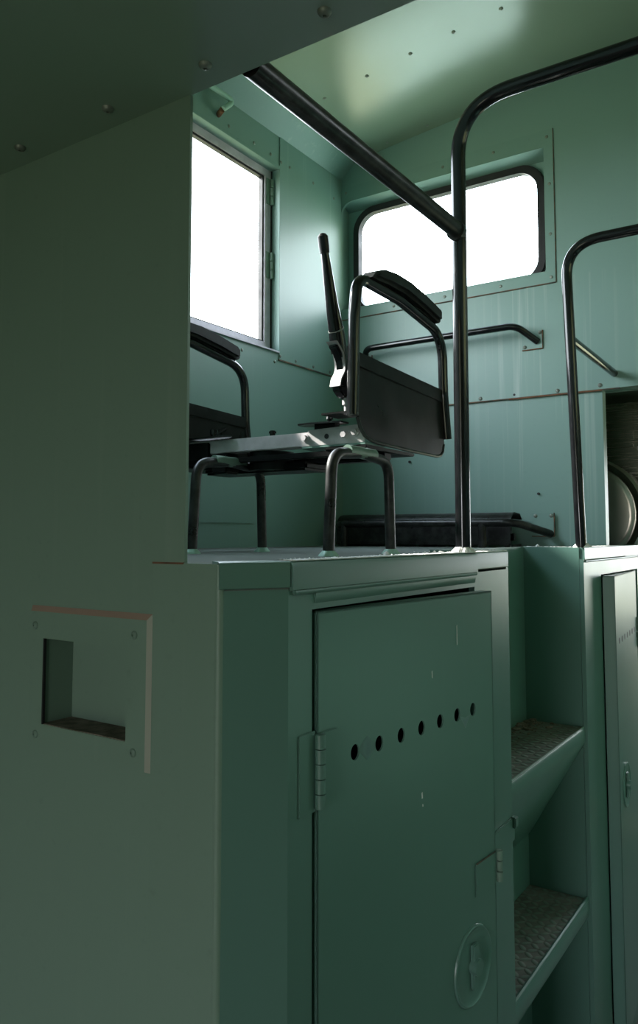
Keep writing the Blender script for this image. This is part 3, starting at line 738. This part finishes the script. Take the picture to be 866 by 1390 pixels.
MB().tube([(-.89, 1.440, .305), (-.89, 1.442, .268)], .006, 10).cyl((-.89, 1.440, .298), (-.89, 1.440, .286), .009).build('link_rod', 'steel', pb)
MB().box(-.93, -.846, 1.40, 1.47, .262, .266).build('bracket_foot', 'black_plate', pb)
# upper cross bar (square channel) with its end bracket and bolts
cb = MB().box(-1.372, -.985, 1.456, 1.492, .203, .236, .002).build('cross_bar', 'steel', seat)
MB().box(-1.44, -1.30, 1.450, 1.50, .188, .232, .003).build('end_bracket', 'black_plate', cb)
eb_ = MB().prism([(-1.022, 1.4525, .203), (-.852, 1.4525, .203), (-.852, 1.4525, .244), (-1.000, 1.4525, .240)], (0, .004, 0), .001).build('end_bracket', 'steel', cb)
MB().box(-1.02, -.848, 1.452, 1.54, .1975, .2035, .002).build('bracket_shelf', 'green', cb)  # green paint stands in for green light reflected onto this plate
MB().box(-1.0, -.852, 1.456, 1.50, .234, .2385, .001).build('bracket_top', 'steel', cb)
for x, z in ((-1.008, .222), (-.902, .223), (-.874, .226)):
    MB().cyl((x, 1.4535, z), (x, 1.443, z), .0072, 6).cyl((x, 1.4535, z), (x, 1.4505, z), .0095, 18).build('bolt', 'steel', cb)
MB().cyl((-.950, 1.4535, .2225), (-.950, 1.4515, .2225), .006, 12).build('bolt_hole', 'rubber', cb)
MB().cyl((-1.117, 1.472, .235), (-1.117, 1.472, .250), .0065, 12).cyl((-1.117, 1.472, .243), (-1.117, 1.472, .248), .009, 12).build('stud', 'black', cb)
# flat catch plate lying over the bar, with its knob
cpl = MB().prism([(-1.022, 1.445, .2495), (-1.016, 1.432, .2495), (-.985, 1.428, .2495), (-.905, 1.44, .2495), (-.905, 1.475, .2495), (-1.0, 1.478, .2495), (-1.018, 1.465, .2495)], (0, 0, .004), .001).build('catch_plate', 'black', seat)
MB().box(-.985, -.93, 1.455, 1.475, .236, .250).build('spacer', 'black_plate', cpl)
MB().cyl((-.942, 1.452, .252), (-.942, 1.452, .262), .005).cyl((-.942, 1.452, .260), (-.942, 1.452, .270), .0085, r2=.006).build('catch_knob', 'black', cpl)
cpl2 = MB().prism([(-1.40, 1.44, .240), (-1.25, 1.43, .240), (-1.22, 1.445, .240), (-1.25, 1.47, .240), (-1.40, 1.475, .240)], (0, 0, .004), .001).build('catch_plate', 'black', seat)
MB().cyl((-1.285, 1.452, .243), (-1.285, 1.452, .258), .006).cyl((-1.285, 1.452, .250), (-1.285, 1.452, .262), .010).build('catch_knob', 'black', cpl2)
# lower cradle on the legs
cr = MB().box(-1.44, -.86, 1.555, 1.59, .172, .192, .003).box(-1.36, -1.04, 1.50, 1.60, .155, .176, .006).build('lower_rail', 'black_plate', seat)
MB().box(-1.42, -.9, 1.548, 1.56, .186, .198, .002).build('rail_flange', 'black', cr)
MB().cyl((-1.155, 1.52, .158), (-1.155, 1.52, .203), .055, 28).build('swivel_hub', 'black_plate', cr)
MB().box(-1.275, -1.225, 1.43, 1.48, .150, .200, .004).build('slide_block', 'black_plate', cr)
MB().box(-.955, -.845, 1.45, 1.68, .190, .198, .002).build('seat_rail', 'black_plate', seat)
MB().box(-1.42, -1.33, 1.39, 1.62, .166, .174, .002).build('seat_rail', 'black_plate', seat)
MB().box(-1.40, -.88, 1.452, 1.468, .176, .190, .002).build('front_rail', 'black_plate', seat)
# two bent-tube pedestals, each leg of a pair its own part, welded to the deck
for x, dy, dz in ((-.845, 0, 0), (-1.215, .004, 0)):
    mid = 1.425 + dy
    for y, yt, nm in ((1.298+dy, 1.312+dy, 'front'), (1.556+dy, 1.548+dy, 'rear')):
        pts = fillet([(x, y, -.041), (x, yt, .166+dz), (x, mid, .176+dz)], .045, 10)
        lg = MB().tube(pts, .0118, 18).build('leg', 'black_dusty', seat)
        flange('foot_weld', lg, (x, y, -.041), (0, 0, 1), .020)
    MB().tube([(x, mid-.055, .1765+dz), (x, mid+.055, .1765+dz)], .0128, 16).build('leg_sleeve', 'hinge', seat)

# ------------------------------------------------------------------ stainless plant in the room beyond
sc = thing('stainless_cabinet', 'tall brushed stainless steel cabinet seen through the opening at the right edge', 'cabinet', (-.95, 3.7, FL))
MB().box(-1.5, -.52, 3.42, 3.95, FL, .56, .006).build('body', 'stainless', sc)
MB().box(-1.49, -.70, 3.412, 3.42, .37, .55, .003).build('panel', 'stainless', sc)
MB().box(-1.49, -.53, 3.412, 3.42, -.9, .355, .003).build('panel', 'stainless', sc)
MB().cyl((-.66, 3.385, .345), (-.66, 3.385, -1.2), .007, 12).build('pipe', 'steel', sc)
for z in (.36, -.6): MB().box(-.68, -.64, 3.38, 3.415, z-.008, z+.008).build('pipe_clip', 'steel', sc)
tk = thing('steel_drum', 'round shiny steel drum end in front of the stainless cabinet behind the far opening', 'drum', (-.856, 3.25, -.16))
dr = MB(); n = 64; prev = None
for rr, dd in ((.02, .0), (.06, .0003), (.10, .0009), (.14, .0018), (.17, .003), (.184, .0045), (.190, .009), (.196, .009), (.200, .0), (.208, -.003), (.222, -.006), (.232, .004), (.232, .03), (.226, .04), (.226, .14)):
    rg = [dr.bm.verts.new(V(-.856+rr*math.cos(2*PI*k/n), 3.22+dd, .086+rr*math.sin(2*PI*k/n))) for k in range(n)]
    if prev:
        for k in range(n):
            f = dr.bm.faces.new((prev[k], prev[(k+1) % n], rg[(k+1) % n], rg[k])); f.smooth = True
    else: dr.bm.faces.new(rg)
    prev = rg
dr.bm.faces.new(prev)
dr.build('drum_body', 'stainless_cap', tk)
MB().box(-1.05, -.66, 3.25, 3.37, -.20, -.145, .004).build('saddle', 'steel', tk)
MB().box(-1.05, -1.0, 3.27, 3.365, FL, -.20).box(-.71, -.66, 3.27, 3.365, FL, -.20).build('stand', 'steel', tk)

# ------------------------------------------------------------------ daylight
w = bpy.data.worlds.new('World'); S.world = w; w.use_nodes = True
nt = w.node_tree; bg = nt.nodes['Background']
tc = N(nt, 'ShaderNodeTexCoord'); sx = N(nt, 'ShaderNodeSeparateXYZ'); nt.links.new(tc.outputs['Generated'], sx.inputs[0])
mr = N(nt, 'ShaderNodeMapRange'); mr.inputs['From Min'].default_value = -1; mr.inputs['From Max'].default_value = 1
nt.links.new(sx.outputs['Z'], mr.inputs['Value'])
col = ramp(nt, mr.outputs[0], [(0.0, (.17, .18, .12)), (.46, (.27, .28, .19)), (.505, (.95, .97, 1.0)), (1.0, (.62, .78, 1.0))])
# sky darkened toward +X, added to cut light from that side
tx = N(nt, 'ShaderNodeMapRange', interpolation_type='SMOOTHSTEP'); tx.inputs['From Min'].default_value = .25; tx.inputs['From Max'].default_value = .50
ty = N(nt, 'ShaderNodeMath', operation='MULTIPLY_ADD'); ya = N(nt, 'ShaderNodeMath', operation='ABSOLUTE'); nt.links.new(sx.outputs['Y'], ya.inputs[0]); nt.links.new(ya.outputs[0], ty.inputs[0]); ty.inputs[1].default_value = -.5; nt.links.new(sx.outputs['X'], ty.inputs[2])
nt.links.new(ty.outputs[0], tx.inputs['Value'])
tz = N(nt, 'ShaderNodeMapRange', interpolation_type='SMOOTHSTEP'); tz.inputs['From Min'].default_value = .55; tz.inputs['From Max'].default_value = .9
tz.inputs['To Min'].default_value = 1; tz.inputs['To Max'].default_value = 0
nt.links.new(sx.outputs['Z'], tz.inputs['Value'])
tm = N(nt, 'ShaderNodeMath', operation='MULTIPLY'); nt.links.new(tx.outputs[0], tm.inputs[0]); nt.links.new(tz.outputs[0], tm.inputs[1])
col = mixc(nt, tm.outputs[0], col, (.13, .14, .075))
nt.links.new(col, bg.inputs['Color']); bg.inputs['Strength'].default_value = 10.0
sun = bpy.data.lights.new('sun', 'SUN'); sun.energy = 15.0; sun.angle = math.radians(2.5); sun.color = (1.0, .96, .90)
so = bpy.data.objects.new('sun', sun); C.objects.link(so); so.location = (-6, 0, 6)
so.rotation_euler = Vector((1.0, .26, -.70)).to_track_quat('-Z', 'Y').to_euler()
# portals in the openings only steer the sampling of that daylight
def portal(x, y, z, sx_, sy_, rot):
    l = bpy.data.lights.new('window_portal', 'AREA'); l.shape = 'RECTANGLE'; l.size = sx_; l.size_y = sy_; l.cycles.is_portal = True
    o = bpy.data.objects.new('window_portal', l); C.objects.link(o); o.location = V(x, y, z); o.rotation_euler = rot
zc_ = (WZ0+WZ1)/2; yc_ = (WY0+WY1)/2
portal(XW-.08, yc_, zc_, .74, 1.50, (0, -PI/2, 0)); portal(-XW+.08, yc_, zc_, .74, 1.50, (0, PI/2, 0))
for sg in (1, -1):
    portal(sg*-1.25, Y2+.10, 1.16, .86, .50, (-PI/2, 0, 0))
portal(0, -3.3, -.55, .86, 2.05, (PI/2, 0, 0))
portal(0, 4.68, -.03, .7, .9, (-PI/2, 0, 0))
portal(1.82, 3.7, .115, .56, .84, (0, PI/2, 0))

# ------------------------------------------------------------------ camera
cam = bpy.data.cameras.new('camera'); co = bpy.data.objects.new('camera', cam); C.objects.link(co); S.camera = co
f_px = 1055.0; hy = 727.0; cy_ = 650.0
cam.sensor_fit = 'VERTICAL'; cam.sensor_height = 36; cam.lens = f_px/1390*36
cam.shift_y = (cy_ - 695.0)/1390.0
cam.clip_start = .02
pitch = math.atan2(hy-cy_, f_px); yaw = math.atan2(707, math.hypot(f_px, hy-cy_))
co.location = V(0, 0, 0); co.rotation_euler = (PI/2 + pitch, 0, yaw)
S.view_settings.view_transform = 'Standard'; S.view_settings.look = 'None'; S.view_settings.exposure = .33; S.view_settings.gamma = 1
S.view_settings.use_curve_mapping = False
S.cycles.use_denoising = True
S.cycles.max_bounces = 14; S.cycles.diffuse_bounces = 8; S.cycles.glossy_bounces = 6; S.cycles.transparent_max_bounces = 12
S.cycles.sample_clamp_indirect = 5
S.cycles.caustics_reflective = False; S.cycles.caustics_refractive = False; S.cycles.blur_glossy = 1.0
